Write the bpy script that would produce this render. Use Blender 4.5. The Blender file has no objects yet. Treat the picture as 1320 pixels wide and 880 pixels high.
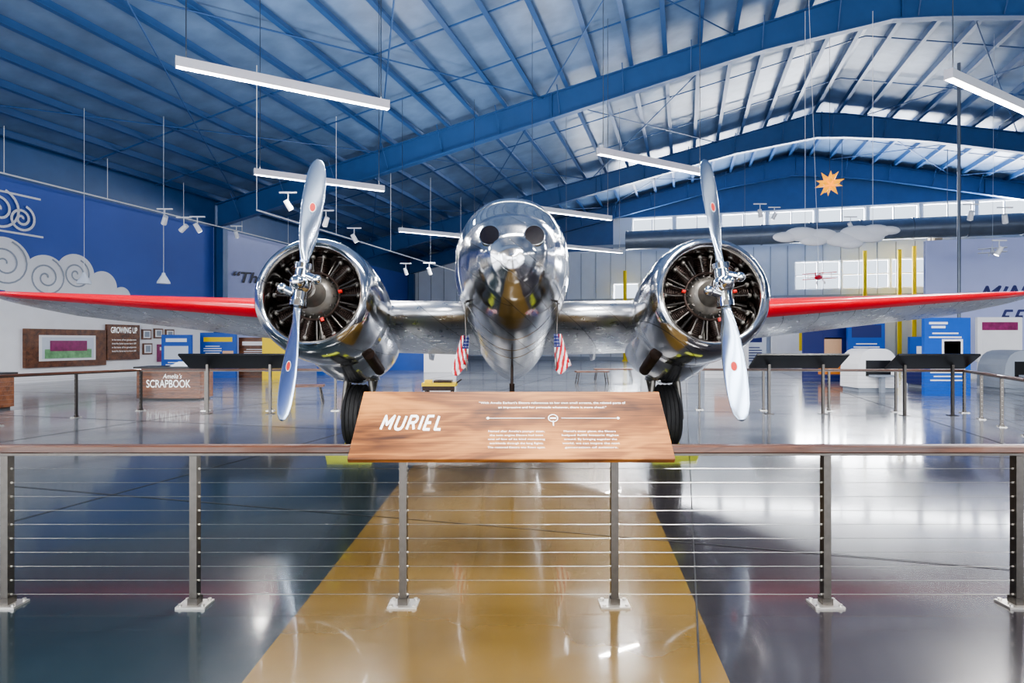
import bpy, bmesh, math, random
from mathutils import Vector, Matrix
random.seed(4)
TH=math.radians(15.5); CT,ST=math.cos(TH),math.sin(TH)
def B(u,v,z=0): return Vector((u*CT+v*ST,-u*ST+v*CT,z))
scene=bpy.context.scene
scene.view_settings.view_transform='AgX'
scene.view_settings.look='AgX - Medium High Contrast'
scene.view_settings.exposure=0.85
C=scene.collection
def lin(c):
    return tuple(((x/255)/12.92 if x/255<=.04045 else ((x/255+.055)/1.055)**2.4) for x in c)+(1,)
def mat(name,rgb,rough=.5,metal=0,noise=0,nscale=5,bump=0,bscale=20,emit=0,coat=0):
    m=bpy.data.materials.new(name); m.use_nodes=True
    nt=m.node_tree; b=nt.nodes['Principled BSDF']
    c=lin(rgb)
    b.inputs['Base Color'].default_value=c
    b.inputs['Roughness'].default_value=rough; b.inputs['Metallic'].default_value=metal
    b.inputs['Coat Weight'].default_value=coat
    tc=nt.nodes.new('ShaderNodeTexCoord')
    if noise:
        n=nt.nodes.new('ShaderNodeTexNoise'); n.inputs['Scale'].default_value=nscale; n.inputs['Detail'].default_value=5
        nt.links.new(tc.outputs['Object'],n.inputs['Vector'])
        r=nt.nodes.new('ShaderNodeValToRGB')
        r.color_ramp.elements[0].position=.3; r.color_ramp.elements[1].position=.7
        r.color_ramp.elements[0].color=tuple(x*(1-noise) for x in c[:3])+(1,)
        r.color_ramp.elements[1].color=tuple(min(1,x*(1+noise)) for x in c[:3])+(1,)
        nt.links.new(n.outputs['Fac'],r.inputs['Fac']); nt.links.new(r.outputs['Color'],b.inputs['Base Color'])
    if bump:
        n2=nt.nodes.new('ShaderNodeTexNoise'); n2.inputs['Scale'].default_value=bscale
        nt.links.new(tc.outputs['Object'],n2.inputs['Vector'])
        bp=nt.nodes.new('ShaderNodeBump'); bp.inputs['Strength'].default_value=bump; bp.inputs['Distance'].default_value=.02
        nt.links.new(n2.outputs['Fac'],bp.inputs['Height']); nt.links.new(bp.outputs['Normal'],b.inputs['Normal'])
    if emit:
        b.inputs['Emission Color'].default_value=c; b.inputs['Emission Strength'].default_value=emit
    return m
def finish(name,me,mats,smooth=False,parent=None,loc=(0,0,0),rot=(0,0,0)):
    if not isinstance(mats,(list,tuple)): mats=[mats]
    for m in mats: me.materials.append(m)
    if smooth:
        me.polygons.foreach_set('use_smooth',[True]*len(me.polygons))
    o=bpy.data.objects.new(name,me); C.objects.link(o)
    o.location=loc; o.rotation_euler=rot
    if parent: o.parent=parent
    return o
def mk(name,V,F,mats,smooth=False,parent=None,loc=(0,0,0),rot=(0,0,0),mi=None):
    me=bpy.data.meshes.new(name); me.from_pydata([tuple(v) for v in V],[],F)
    if mi: me.polygons.foreach_set('material_index',mi)
    bm=bmesh.new(); bm.from_mesh(me); bmesh.ops.recalc_face_normals(bm,faces=bm.faces); bm.to_mesh(me); bm.free()
    me.update()
    return finish(name,me,mats,smooth,parent,loc,rot)
class G:
    """accumulates geometry into one mesh"""
    def __init__(s): s.V=[];s.F=[];s.M=[]
    def add(s,V,F,m=0):
        b=len(s.V); s.V+= [Vector(v) for v in V]; s.F+=[[i+b for i in f] for f in F]; s.M+=[m]*len(F)
    def box(s,c,d,m=0,R=None):
        x,y,z=[k/2 for k in d]
        V=[Vector(p) for p in[(-x,-y,-z),(x,-y,-z),(x,y,-z),(-x,y,-z),(-x,-y,z),(x,-y,z),(x,y,z),(-x,y,z)]]
        if R is not None: V=[R@v for v in V]
        s.add([v+Vector(c) for v in V],[(0,3,2,1),(4,5,6,7),(0,1,5,4),(1,2,6,5),(2,3,7,6),(3,0,4,7)],m)
    def cyl(s,a,b,r,r2=None,m=0,n=16,cap=True):
        a,b=Vector(a),Vector(b); r2=r if r2 is None else r2
        q=(b-a).to_track_quat('Z','Y')
        V=[];F=[]
        for P,rr in((a,r),(b,r2)):
            for i in range(n):
                t=2*math.pi*i/n; V.append(P+q@Vector((rr*math.cos(t),rr*math.sin(t),0)))
        for i in range(n): F.append((i,(i+1)%n,n+(i+1)%n,n+i))
        if cap: F+= [tuple(range(n))[::-1],tuple(range(n,2*n))]
        s.add(V,F,m)
    def rev(s,prof,n=32,m=0,X=None,origin=(0,0,0)):
        V=[];F=[]
        for a,r in prof:
            for i in range(n):
                t=2*math.pi*i/n; v=Vector((r*math.cos(t),a,r*math.sin(t)))
                V.append((X@v if X is not None else v)+Vector(origin))
        for k in range(len(prof)-1):
            for i in range(n): F.append((k*n+i,k*n+(i+1)%n,(k+1)*n+(i+1)%n,(k+1)*n+i))
        s.add(V,F,m)
    def sph(s,c,r,m=0,n=20,k=12):
        r=(r,r,r) if not isinstance(r,(tuple,list)) else r
        V=[];F=[]
        for j in range(k+1):
            p=math.pi*j/k
            for i in range(n):
                t=2*math.pi*i/n; V.append((c[0]+r[0]*math.sin(p)*math.cos(t),c[1]+r[1]*math.sin(p)*math.sin(t),c[2]+r[2]*math.cos(p)))
        for j in range(k):
            for i in range(n): F.append((j*n+i,j*n+(i+1)%n,(j+1)*n+(i+1)%n,(j+1)*n+i))
        s.add(V,F,m)
    def disc(s,c,r,t,m=0,n=32,ax='x'):
        d={'x':Vector((t,0,0)),'y':Vector((0,t,0)),'z':Vector((0,0,t))}[ax]
        s.cyl(Vector(c)-d/2,Vector(c)+d/2,r,m=m,n=n)
    def out(s,name,mats,smooth=False,parent=None,loc=(0,0,0),rot=(0,0,0)):
        o=mk(name,s.V,s.F,mats,False,parent,loc,rot,s.M)
        if smooth:
            me=o.data; bm=bmesh.new(); bm.from_mesh(me); bmesh.ops.remove_doubles(bm,verts=bm.verts,dist=1e-5)
            for f in bm.faces: f.smooth=True
            for e in bm.edges:
                if len(e.link_faces)==2 and e.calc_face_angle(0)>math.radians(40): e.smooth=False
            bm.to_mesh(me); bm.free()
        return o
def empty(name,loc=(0,0,0),rot=(0,0,0)):
    o=bpy.data.objects.new(name,None); C.objects.link(o); o.location=loc; o.rotation_euler=rot; o.empty_display_size=.1; return o
def text(name,body,w,h,m,loc,rot,parent=None,shear=0,bold=0,ext=.002,align='CENTER'):
    cu=bpy.data.curves.new(name,'FONT'); cu.body=body; cu.align_x=align; cu.align_y='CENTER'; cu.shear=shear; cu.offset=bold; cu.extrude=0
    cu.materials.append(m)
    o=bpy.data.objects.new(name,cu); C.objects.link(o)
    bpy.context.view_layer.update()
    d=o.dimensions
    o.scale=(w/max(d.x,1e-4),h/max(d.y,1e-4),1)
    o.location=loc;o.rotation_euler=rot
    if parent:o.parent=parent
    return o
# bold stroke-built display lettering
GL={'M':[[(0,0),(0,1),(.36,.35),(.72,1),(.72,0)]],'U':[[(0,1),(0,.22),(.08,.06),(.24,0),(.38,0),(.52,.06),(.6,.22),(.6,1)]],
 'R':[[(0,0),(0,1),(.4,1),(.55,.92),(.6,.76),(.55,.58),(.4,.5),(0,.5)],[(.34,.5),(.6,0)]],'I':[[(0,0),(0,1)]],
 'E':[[(.5,1),(0,1),(0,0),(.5,0)],[(0,.5),(.42,.5)]],'L':[[(0,1),(0,0),(.48,0)]],'N':[[(0,0),(0,1),(.6,0),(.6,1)]],
 'G':[[(.6,.85),(.42,1),(.18,1),(0,.8),(0,.2),(.18,0),(.42,0),(.6,.18),(.6,.48),(.36,.48)]],'F':[[(.5,1),(0,1),(0,0)],[(0,.5),(.42,.5)]]}
GW={'M':.72,'U':.6,'R':.6,'I':0,'E':.5,'L':.48,'N':.6,'G':.6,'F':.5}
def letters(name,word,w,h,m,loc,rot,parent,th=.2,shear=.25,gap=.42):
    g=G();x=0
    def pt(p,ox): return Vector((ox+p[0]+shear*p[1],p[1],0))
    for ch in word:
        for pl in GL[ch]:
            for a,b in zip(pl[:-1],pl[1:]):
                A,Bq=pt(a,x),pt(b,x);d=(Bq-A).normalized();nn=Vector((-d.y,d.x,0))*th/2
                g.add([A+nn,Bq+nn,Bq-nn,A-nn],[(0,1,2,3)])
            for a in pl[1:-1]:
                A=pt(a,x);g.add([A+Vector((th/2*math.cos(t*math.pi/6),th/2*math.sin(t*math.pi/6),.0005)) for t in range(12)],[tuple(range(12))])
        x+=GW[ch]+gap
    W=x-gap+shear
    for v in g.V:
        v.x=(v.x-W/2)*w/(W+th);v.y=(v.y-.5)*h/(1+th);v.z*=.4
    return g.out(name,m,False,parent,loc,rot)
def area(name,loc,rot,sx,sy,power,color=(1,1,1),parent=None):
    l=bpy.data.lights.new(name,'AREA'); l.shape='RECTANGLE'; l.size=sx; l.size_y=sy; l.energy=power; l.color=color
    o=bpy.data.objects.new(name,l); C.objects.link(o); o.location=loc;o.rotation_euler=rot
    if parent:o.parent=parent
    return o

# ---------------------------------------------------------------- materials
M={}
M['ceil']=mat('roof_liner_blue',(104,130,164),.36,0,.2,1.0,.45,2.5)
M['steel']=mat('blue_painted_steel',(50,88,138),.4,0,.06,2)
M['bluewall']=mat('mural_blue_paint',(72,100,180),.6,0,.05,.5)
M['white']=mat('white_paint',(236,236,238),.5,0,.03,2)
M['lav']=mat('lavender_wall_paint',(188,196,236),.6,0,.03,1)
M['gray']=mat('gray_sheet_metal',(146,154,166),.45,.1,.06,2)
M['duct']=mat('galvanised_duct',(116,124,136),.4,.5,.08,2)
M['black']=mat('black_plastic',(14,14,16),.35)
M['rubber']=mat('tyre_rubber',(22,22,24),.65,0,.2,20)
M['darkeng']=mat('engine_dark_metal',(52,38,32),.45,.5,.3,15)
M['lgray']=mat('light_panel',(206,213,223),.5,0,.04,1)
M['enggray']=mat('engine_gray_enamel',(118,114,108),.35,.7,.15,10)
M['steelbr']=mat('brushed_stainless',(96,92,88),.34,1,.08,30)
M['chrome']=mat('chrome',(214,214,216),.09,1)
M['red']=mat('red_wing_paint',(200,4,30),.28,0,.04,2,coat=.4)
M['redmark']=mat('red_mark',(190,40,30),.4)
M['glass']=mat('cockpit_glass',(110,122,138),.06,.8,coat=1)
M['lens']=mat('dark_lamp_lens',(26,20,20),.10,.2,coat=1)
M['yellow']=mat('yellow_paint',(238,204,20),.45)
M['lime']=mat('lime_chock_rubber',(175,182,36),.5)
M['star']=mat('orange_star_paper',(252,176,24),.5,emit=.5)
M['txtw']=mat('white_lettering',(250,250,248),.5,emit=.2)
M['txtn']=mat('navy_lettering',(30,40,110),.5)
M['txtk']=mat('dark_lettering',(30,34,60),.5)
M['lamp']=mat('lamp_diffuser',(255,252,246),.5,emit=7)
M['cable']=mat('steel_cable',(140,140,140),.3,1)
M['dblue']=mat('display_blue',(24,84,176),.4,0,.05,3)
M['navy']=mat('display_navy',(28,40,110),.4)
M['orange']=mat('display_orange',(235,140,50),.45)
M['purple']=mat('display_purple',(140,44,100),.4,0,.3,6)
M['green']=mat('display_green',(120,170,120),.4,0,.3,6)
M['tan']=mat('tan_paint',(170,152,126),.6,0,.05,1)
M['warm']=mat('warm_wall_paint',(196,184,164),.6,0,.05,1)
M['skin']=mat('display_portrait',(225,180,140),.5)
def wood(name,c1,c2,c3,scale=(1.2,6,6),rough=.35,dist=3.0,coat=.3,amp=.10,fine=14,fa=.35):
    m=bpy.data.materials.new(name);m.use_nodes=True;nt=m.node_tree;b=nt.nodes['Principled BSDF']
    tc=nt.nodes.new('ShaderNodeTexCoord');mp=nt.nodes.new('ShaderNodeMapping');mp.inputs['Scale'].default_value=scale
    n=nt.nodes.new('ShaderNodeTexNoise');n.inputs['Scale'].default_value=1.0;n.inputs['Detail'].default_value=2.5;n.inputs['Distortion'].default_value=1.4
    w=nt.nodes.new('ShaderNodeMath');w.operation='MULTIPLY';w.inputs[1].default_value=dist*18
    s=nt.nodes.new('ShaderNodeMath');s.operation='SINE'
    n2=nt.nodes.new('ShaderNodeTexNoise');n2.inputs['Scale'].default_value=.9;n2.inputs['Detail'].default_value=3
    mp3=nt.nodes.new('ShaderNodeMapping');mp3.inputs['Scale'].default_value=(scale[0]*2,scale[1]*fine,scale[2]*fine)
    n3=nt.nodes.new('ShaderNodeTexNoise');n3.inputs['Scale'].default_value=1.5;n3.inputs['Detail'].default_value=4
    ad=nt.nodes.new('ShaderNodeMath');ad.operation='MULTIPLY_ADD';ad.inputs[1].default_value=amp
    a3=nt.nodes.new('ShaderNodeMath');a3.operation='MULTIPLY_ADD';a3.inputs[1].default_value=fa
    sb=nt.nodes.new('ShaderNodeMath');sb.operation='SUBTRACT';sb.inputs[1].default_value=fa/2
    r=nt.nodes.new('ShaderNodeValToRGB')
    e=r.color_ramp.elements;e[0].position=.28;e[0].color=lin(c1);e[1].position=.72;e[1].color=lin(c3)
    k=e.new(.48);k.color=lin(c2)
    L=nt.links.new
    L(tc.outputs['Object'],mp.inputs['Vector']);L(tc.outputs['Object'],mp3.inputs['Vector']);L(mp.outputs[0],n.inputs['Vector']);L(mp.outputs[0],n2.inputs['Vector']);L(mp3.outputs[0],n3.inputs['Vector'])
    L(n.outputs['Fac'],w.inputs[0]);L(w.outputs[0],s.inputs[0]);L(s.outputs[0],ad.inputs[0]);L(n2.outputs['Fac'],ad.inputs[2])
    L(n3.outputs['Fac'],a3.inputs[0]);L(ad.outputs[0],a3.inputs[2]);L(a3.outputs[0],sb.inputs[0])
    L(sb.outputs[0],r.inputs['Fac']);L(r.outputs['Color'],b.inputs['Base Color'])
    b.inputs['Roughness'].default_value=rough;b.inputs['Coat Weight'].default_value=coat
    return m
M['board']=wood('figured_walnut_veneer',(58,30,12),(118,70,30),(180,120,60),(1.1,3.2,3.2),.5,1.5,.05,amp=.07,fa=.4)
M['railwood']=wood('rail_cap_wood',(50,30,22),(72,44,32),(88,56,40),(1,12,12),.35,2)
M['casewood']=wood('case_wood',(70,42,26),(104,62,38),(126,80,50),(1,6,6),.4,2)

def alum(name,rgb=(216,217,219),rough=.14,sy=.55,sz=.32,var=.25,wav=.18):
    m=bpy.data.materials.new(name);m.use_nodes=True;nt=m.node_tree;b=nt.nodes['Principled BSDF'];L=nt.links.new
    tc=nt.nodes.new('ShaderNodeTexCoord');sp=nt.nodes.new('ShaderNodeSeparateXYZ');cb=nt.nodes.new('ShaderNodeCombineXYZ')
    L(tc.outputs['Object'],sp.inputs[0])
    L(sp.outputs['Y'],cb.inputs['X'])
    a=nt.nodes.new('ShaderNodeMath');a.operation='ADD';L(sp.outputs['Z'],a.inputs[0]);
    ax=nt.nodes.new('ShaderNodeMath');ax.operation='MULTIPLY';ax.inputs[1].default_value=.8;L(sp.outputs['X'],ax.inputs[0]);L(ax.outputs[0],a.inputs[1]);L(a.outputs[0],cb.inputs['Y'])
    br=nt.nodes.new('ShaderNodeTexBrick');br.inputs['Scale'].default_value=1
    br.inputs['Mortar Size'].default_value=.005;br.inputs['Brick Width'].default_value=sy;br.inputs['Row Height'].default_value=sz
    c=lin(rgb);br.inputs['Color1'].default_value=c;br.inputs['Color2'].default_value=tuple(x*(1-var) for x in c[:3])+(1,)
    br.inputs['Mortar'].default_value=tuple(x*.35 for x in c[:3])+(1,)
    L(cb.outputs[0],br.inputs['Vector']);L(br.outputs['Color'],b.inputs['Base Color'])
    n=nt.nodes.new('ShaderNodeTexNoise');n.inputs['Scale'].default_value=3.5;n.inputs['Detail'].default_value=2;L(tc.outputs['Object'],n.inputs['Vector'])
    bp=nt.nodes.new('ShaderNodeBump');bp.inputs['Strength'].default_value=wav;bp.inputs['Distance'].default_value=.03;L(n.outputs['Fac'],bp.inputs['Height'])
    b2=nt.nodes.new('ShaderNodeBump');b2.inputs['Strength'].default_value=.5;b2.inputs['Distance'].default_value=.004;b2.invert=True
    L(br.outputs['Fac'],b2.inputs['Height']);L(bp.outputs[0],b2.inputs['Normal']);L(b2.outputs[0],b.inputs['Normal'])
    n3=nt.nodes.new('ShaderNodeTexNoise');n3.inputs['Scale'].default_value=9;L(tc.outputs['Object'],n3.inputs['Vector'])
    mr=nt.nodes.new('ShaderNodeMapRange');mr.inputs['To Min'].default_value=rough*.6;mr.inputs['To Max'].default_value=rough*1.7
    L(n3.outputs['Fac'],mr.inputs['Value']);L(mr.outputs[0],b.inputs['Roughness'])
    b.inputs['Metallic'].default_value=1
    return m
M['alum']=alum('polished_aluminium_skin')
M['cowl']=alum('polished_cowl_skin',(220,220,222),.11,.9,3,.06,.14)
M['wingal']=alum('wing_aluminium_skin',(210,212,215),.27,.7,.5,.15)
M['blade']=mat('propeller_aluminium',(186,200,218),.2,1,.06,4)

def floormat():
    m=bpy.data.materials.new('polished_stained_concrete');m.use_nodes=True;nt=m.node_tree;b=nt.nodes['Principled BSDF'];L=nt.links.new
    tc=nt.nodes.new('ShaderNodeTexCoord')
    n=nt.nodes.new('ShaderNodeTexNoise');n.inputs['Scale'].default_value=.35;n.inputs['Detail'].default_value=8;n.inputs['Roughness'].default_value=.6
    L(tc.outputs['Object'],n.inputs['Vector'])
    sp=nt.nodes.new('ShaderNodeSeparateXYZ');L(tc.outputs['Object'],sp.inputs[0])
    mr=nt.nodes.new('ShaderNodeMapRange');mr.inputs['From Min'].default_value=-2;mr.inputs['From Max'].default_value=1.5;L(sp.outputs['X'],mr.inputs['Value'])
    mx=nt.nodes.new('ShaderNodeMix');mx.data_type='RGBA';L(mr.outputs[0],mx.inputs[0])
    mx.inputs[6].default_value=lin((30,42,47));mx.inputs[7].default_value=lin((37,34,38))
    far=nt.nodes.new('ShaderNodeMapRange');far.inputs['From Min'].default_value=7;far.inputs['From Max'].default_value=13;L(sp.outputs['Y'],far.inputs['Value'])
    mx2=nt.nodes.new('ShaderNodeMix');mx2.data_type='RGBA';L(far.outputs[0],mx2.inputs[0]);L(mx.outputs[2],mx2.inputs[6]);mx2.inputs[7].default_value=lin((122,126,134))  # far floor mixed paler: its whitish reflection is put into the base colour
    h=nt.nodes.new('ShaderNodeMix');h.data_type='RGBA';h.blend_type='MULTIPLY';h.inputs[0].default_value=1
    r=nt.nodes.new('ShaderNodeValToRGB');r.color_ramp.elements[0].position=.3;r.color_ramp.elements[0].color=(.6,.6,.6,1);r.color_ramp.elements[1].position=.7;r.color_ramp.elements[1].color=(1.2,1.2,1.2,1)
    L(n.outputs['Fac'],r.inputs['Fac']);L(mx2.outputs[2],h.inputs[6]);L(r.outputs['Color'],h.inputs[7]);L(h.outputs[2],b.inputs['Base Color'])
    n2=nt.nodes.new('ShaderNodeTexNoise');n2.inputs['Scale'].default_value=1.5;n2.inputs['Detail'].default_value=6;L(tc.outputs['Object'],n2.inputs['Vector'])
    q=nt.nodes.new('ShaderNodeMapRange');q.inputs['To Min'].default_value=.12;q.inputs['To Max'].default_value=.28;L(n2.outputs['Fac'],q.inputs['Value']);L(q.outputs[0],b.inputs['Roughness'])
    b.inputs['IOR'].default_value=1.5;b.inputs['Coat Weight'].default_value=.4;b.inputs['Coat Roughness'].default_value=.08
    return m
M['floor']=floormat()
M['stripe']=mat('gold_stained_concrete',(92,73,36),.2,0,.2,1.2,coat=.35)
M['joint']=mat('floor_joint_filler',(20,22,26),.5)

w=bpy.data.worlds.new('World');scene.world=w;w.use_nodes=True
w.node_tree.nodes['Background'].inputs[0].default_value=(.75,.86,1,1);w.node_tree.nodes['Background'].inputs[1].default_value=1.0

# ---------------------------------------------------------------- room shell
UL,UR,V0,V1=-23.3,39.3,-16.0,50.5
def roofz(u): return 8.9+.217*(u-UL) if u<8 else 8.9+.217*(UR-u)
RZ=(0,0,-TH)
mk('floor',[B(UL-1,V0-1),B(UR+1,V0-1),B(UR+1,V1+1),B(UL-1,V1+1)],[(0,1,2,3)],M['floor'])
mk('floor_painted_stripe',[(-1.2,-4,.002),(.22,-4,.002),(1.66,8.9,.002),(-1.22,8.9,.002)],[(0,1,2,3)],M['stripe'])
g=G()
for u in (-14.5,-10,-5.5,.07,4.6,9.2,13.8,18.4,23): g.box((u,17,.004),(.010,64,.002))
for v in (-2,4.9,9.6,14.2,18.8,23.4,28,37): g.box((6,v,.004),(58,.010,.002))
g.out('floor_joints',M['joint'],rot=RZ)
ceil=mk('ceiling',[B(UL,V0,8.9),B(8,V0,roofz(8)),B(8,V1,roofz(8)),B(UL,V1,8.9),B(UR,V0,8.9),B(UR,V1,8.9)],[(0,1,2,3),(1,4,5,2)],M['ceil'])
g=G();u=UL+.4
while u<UR-.2:
    z=roofz(u);g.box((u,(V0+V1)/2,z-.16),(.03,V1-V0-.2,.28));g.box((u+.07,(V0+V1)/2,z-.295),(.18,V1-V0-.2,.03))
    u+=1.38
g.out('purlins',M['steel'],rot=RZ,parent=ceil)
g=G()
sl=math.atan(.217)
for v in (5,9.7,19.5,23,31.6,36.3,45.5):
    g.box(((UL+8)/2,v,(8.9+roofz(8))/2-.22),((8-UL)/math.cos(sl),.05,.05),R=Matrix.Rotation(-sl,3,'Y'))
    g.box(((UR+8)/2,v,(8.9+roofz(8))/2-.22),((8-UL)/math.cos(sl),.05,.05),R=Matrix.Rotation(sl,3,'Y'))
for (va,vb) in ((-1,12.8),(12.8,26.8),(26.8,41),(41,50)):
    for (ua,ub) in ((-22,-14),(-14,-6),(-6,2),(10,18),(18,26)):
        g.cyl((ua,va,roofz(ua)-.38),(ub,vb,roofz(ub)-.38),.028,n=6);g.cyl((ub,va,roofz(ub)-.42),(ua,vb,roofz(ua)-.42),.028,n=6)
g.out('bracing_rods',M['steel'],rot=RZ,parent=ceil)
def zbot(u):
    d=abs(u-8)
    return 13.85-.13*d if d<5 else 13.2-(d-5)*(13.2-7.4)/(31.3-5)
def frame(v):
    g=G();us=[UL+.1]+[UL+1+k*1.5 for k in range(int((UR-UL-1.5)/1.5))]+[UR-.1]
    for a,b in zip(us[:-1],us[1:]):
        for (za,zb2,wd,th) in ((zbot(a),zbot(b),.36,.05),(roofz(a)-.36,roofz(b)-.36,.36,.05)):
            g.add([(a,v-wd/2,za),(b,v-wd/2,zb2),(b,v+wd/2,zb2),(a,v+wd/2,za),(a,v-wd/2,za+th),(b,v-wd/2,zb2+th),(b,v+wd/2,zb2+th),(a,v+wd/2,za+th)],[(0,3,2,1),(4,5,6,7),(0,1,5,4),(1,2,6,5),(2,3,7,6),(3,0,4,7)])
        za,zb2=zbot(a),zbot(b);ta,tb=roofz(a)-.33,roofz(b)-.33
        g.add([(a,v-.02,za),(b,v-.02,zb2),(b,v-.02,tb),(a,v-.02,ta),(a,v+.02,za),(b,v+.02,zb2),(b,v+.02,tb),(a,v+.02,ta)],[(0,1,2,3),(7,6,5,4),(0,4,5,1),(3,2,6,7)])
    for u in (-5.6,8,20): g.box((u,v,(zbot(u)+roofz(u)-.33)/2),(.04,.34,roofz(u)-.33-zbot(u)))
    k=UL+1.5
    while k<UR-1:
        for s in(-1,1): g.cyl((k,v+s*.05,zbot(k)+.1),(k,v+s*.75,roofz(k)-.3),.025,n=5)
        k+=2.76
    for uu in (UL+.28,UR-.28):
        g.box((uu,v,3.75),(.55,.03,7.4));g.box((uu-.27,v,3.75),(.03,.34,7.4));g.box((uu+.27,v,3.75),(.03,.34,7.4))
    g.out('frame_beam',M['steel'],rot=RZ,parent=ceil)
for v in (-1.5,26.8,41,50.0): frame(v)
g=G()
def wb(u0,u1,v0,v1,z0,z1,mi): g.box(((u0+u1)/2,(v0+v1)/2,(z0+z1)/2),(u1-u0,v1-v0,z1-z0),mi)
wb(UL-.2,UL,V0,26.6,3.2,7.4,0);wb(UL-.2,UL,V0,26.6,0,3.2,1);wb(UL-.2,UL,V0,V1,7.4,9,3)
wb(UL-.2,UL,26.6,37,0,7.4,2);wb(UL-.2,UL,37,V1,2.4,7.4,0);wb(UL-.2,UL,37,V1,0,2.4,4)
wleft=g.out('wall_left',[M['bluewall'],M['white'],M['lav'],M['steel'],M['dblue']],rot=RZ)
g=G();wb(UR,UR+.2,V0,V1,0,9,0);g.out('wall_right',M['lgray'],rot=RZ)
def endwall(name,v,th,openings,m,zs=99):
    g=G()
    us=sorted(set([UL,8,UR]+[o[0] for o in openings]+[o[1] for o in openings]))
    for a,b in zip(us[:-1],us[1:]):
        c=(a+b)/2;ops=sorted([(o[2],o[3]) for o in openings if o[0]<=c<=o[1]])
        z=0
        for (p,q) in ops:
            if p>z: g.box((c,v,(z+p)/2),(b-a,th,p-z))
            z=q
        ms=min(zs,roofz(a)-.02,roofz(b)-.02)
        if z<ms and zs<50: g.box((c,v,(z+ms)/2),(b-a,th,ms-z));z=ms
        V=[(a,v-th/2,z),(b,v-th/2,z),(b,v+th/2,z),(a,v+th/2,z),(a,v-th/2,roofz(a)),(b,v-th/2,roofz(b)),(b,v+th/2,roofz(b)),(a,v+th/2,roofz(a))]
        g.add(V,[(0,3,2,1),(4,5,6,7),(0,1,5,4),(1,2,6,5),(2,3,7,6),(3,0,4,7)],1 if zs<50 else 0)
    return g.out(name,m,rot=RZ)
clere=[(-4+3.4*i,-4+3.4*i+3.15,9.5,11.35) for i in range(9)]
far_ops=clere+[(8.0+3.2*i,8.0+3.2*i+3.1,5.4,7.5) for i in range(3)]+[(-5.5,-3.5,4.6,6.2)]
endwall('wall_far',V1,.25,far_ops,[M['lgray'],M['steel']],11.45)
back_ops=[(-21,-14,.8,6.5),(-12,-5,.8,7),(-3,5,.8,7),(8,16,.8,7),(18,25,.8,7),(28,35,.8,6.5)]
endwall('wall_back',V0,.25,back_ops,[M['warm']])
def window(o,v,side,power,n):
    cu,cz=(o[0]+o[1])/2,(o[2]+o[3])/2;W,H=o[1]-o[0],o[3]-o[2]
    g=G()
    for du in (-W/2+.04,0,W/2-.04): g.box((du,0,0),(.08,.1,H))
    for dz in (-H/2+.04,H/2-.04)+((0,) if H>2 else ()): g.box((0,0,dz),(W,.1,.08))
    ob=g.out('window_%d'%n,M['white'],loc=B(cu,v,cz),rot=RZ)
    area('window_daylight',(0,side*.2,0),(math.radians(90 if side<0 else -90),0,0),W,H,power,(.93,.96,1),ob)
n=1
for o in far_ops: window(o,V1,1,(480 if o[3]>8 else 420),n);n+=1
for o in back_ops: window(o,V0,-1,760,n);n+=1
g=G()
k=-22.5
while k<38: g.box((k,V1-.16,4.4),(.05,.06,8.6));k+=1.2
g.box((8,V1-.17,9.2),(60,.1,.25));g.box((8,V1-.17,4.9),(60,.1,.18));g.box((8,V1-.17,.15),(60,.08,.3))
g.out('trim_1',M['gray'],rot=RZ)

# ---------------------------------------------------------------- duct, poles
g=G()
g.cyl((-4,45,8.75),(34,45,8.75),.66,n=28)
for k in range(-4,35,3): g.cyl((k,45,8.75),(k+.12,45,8.75),.70,n=28)
for k in range(-2,34,6): g.cyl((k,45,9.4),(k,45,roofz(k)-.3),.02,n=5)
g.out('air_duct',M['duct'],True,rot=RZ)
for (u,z0,z1) in ((12.25,0,7.9),(14.4,0,7.9),(15.3,0,8.1),(-4.4,0,7.0)):
    g=G();g.cyl((0,0,z0),(0,0,z1),.14,n=10);g.box((0,0,.05),(.4,.4,.1));g.out('yellow_pole',M['yellow'],loc=B(u,48.6),rot=RZ)
g=G();g.box((0,0,4.5),(.06,.5,9));g.box((-.25,0,4.5),(.06,.5,9));g.box((.25,0,4.5),(.5,.05,9));g.box((0,0,.03),(.8,.8,.06));g.out('steel_column',M['tan'],loc=B(16.1,47.5),rot=RZ)
g=G();g.cyl((0,0,.0),(0,0,12.3),.06,n=10);g.box((0,0,.02),(.3,.3,.04));g.out('pipe_column',M['duct'],loc=(17.3,24.0,0))

# ---------------------------------------------------------------- mural clouds on left wall
def spiral(g,v,z,R,m,wd=.06,turns=2.2,sgn=1,uu=UL+.05,r0=.08,ph=0):
    N=48;pts=[]
    for i in range(N+1):
        t=i/N;r=R*(r0+(1-r0)*t);a=ph+sgn*2*math.pi*turns*t;pts.append((v+r*math.cos(a),z+r*math.sin(a)))
    for (a,b),(c,d) in zip(pts[:-1],pts[1:]):
        L=math.hypot(c-a,d-b);nx,nz=-(d-b)/L*wd/2,(c-a)/L*wd/2
        g.add([(uu,a+nx,b+nz),(uu,c+nx,d+nz),(uu,c-nx,d-nz),(uu,a-nx,b-nz)],[(0,1,2,3)],m)
g=G()
for i,(v,z,R) in enumerate(((16.4,4.3,.95),(17.9,3.95,.85),(19.1,4.2,.8),(20.3,3.8,.65),(21.2,3.45,.42),(15.0,3.9,.9),(17.1,3.6,.7),(18.6,3.5,.6),(19.8,3.5,.5))):
    g.cyl((UL+.005,v,z),(UL+.03+.002*i,v,z),R,m=0,n=40)
for v,z,R in ((16.4,4.3,.85),(17.9,3.95,.75),(19.1,4.2,.6)): spiral(g,v,z,R,1)
for v,z,R in ((16.2,6.2,.75),(17.0,6.0,.5)): spiral(g,v,z,R,0,wd=.09)
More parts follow.
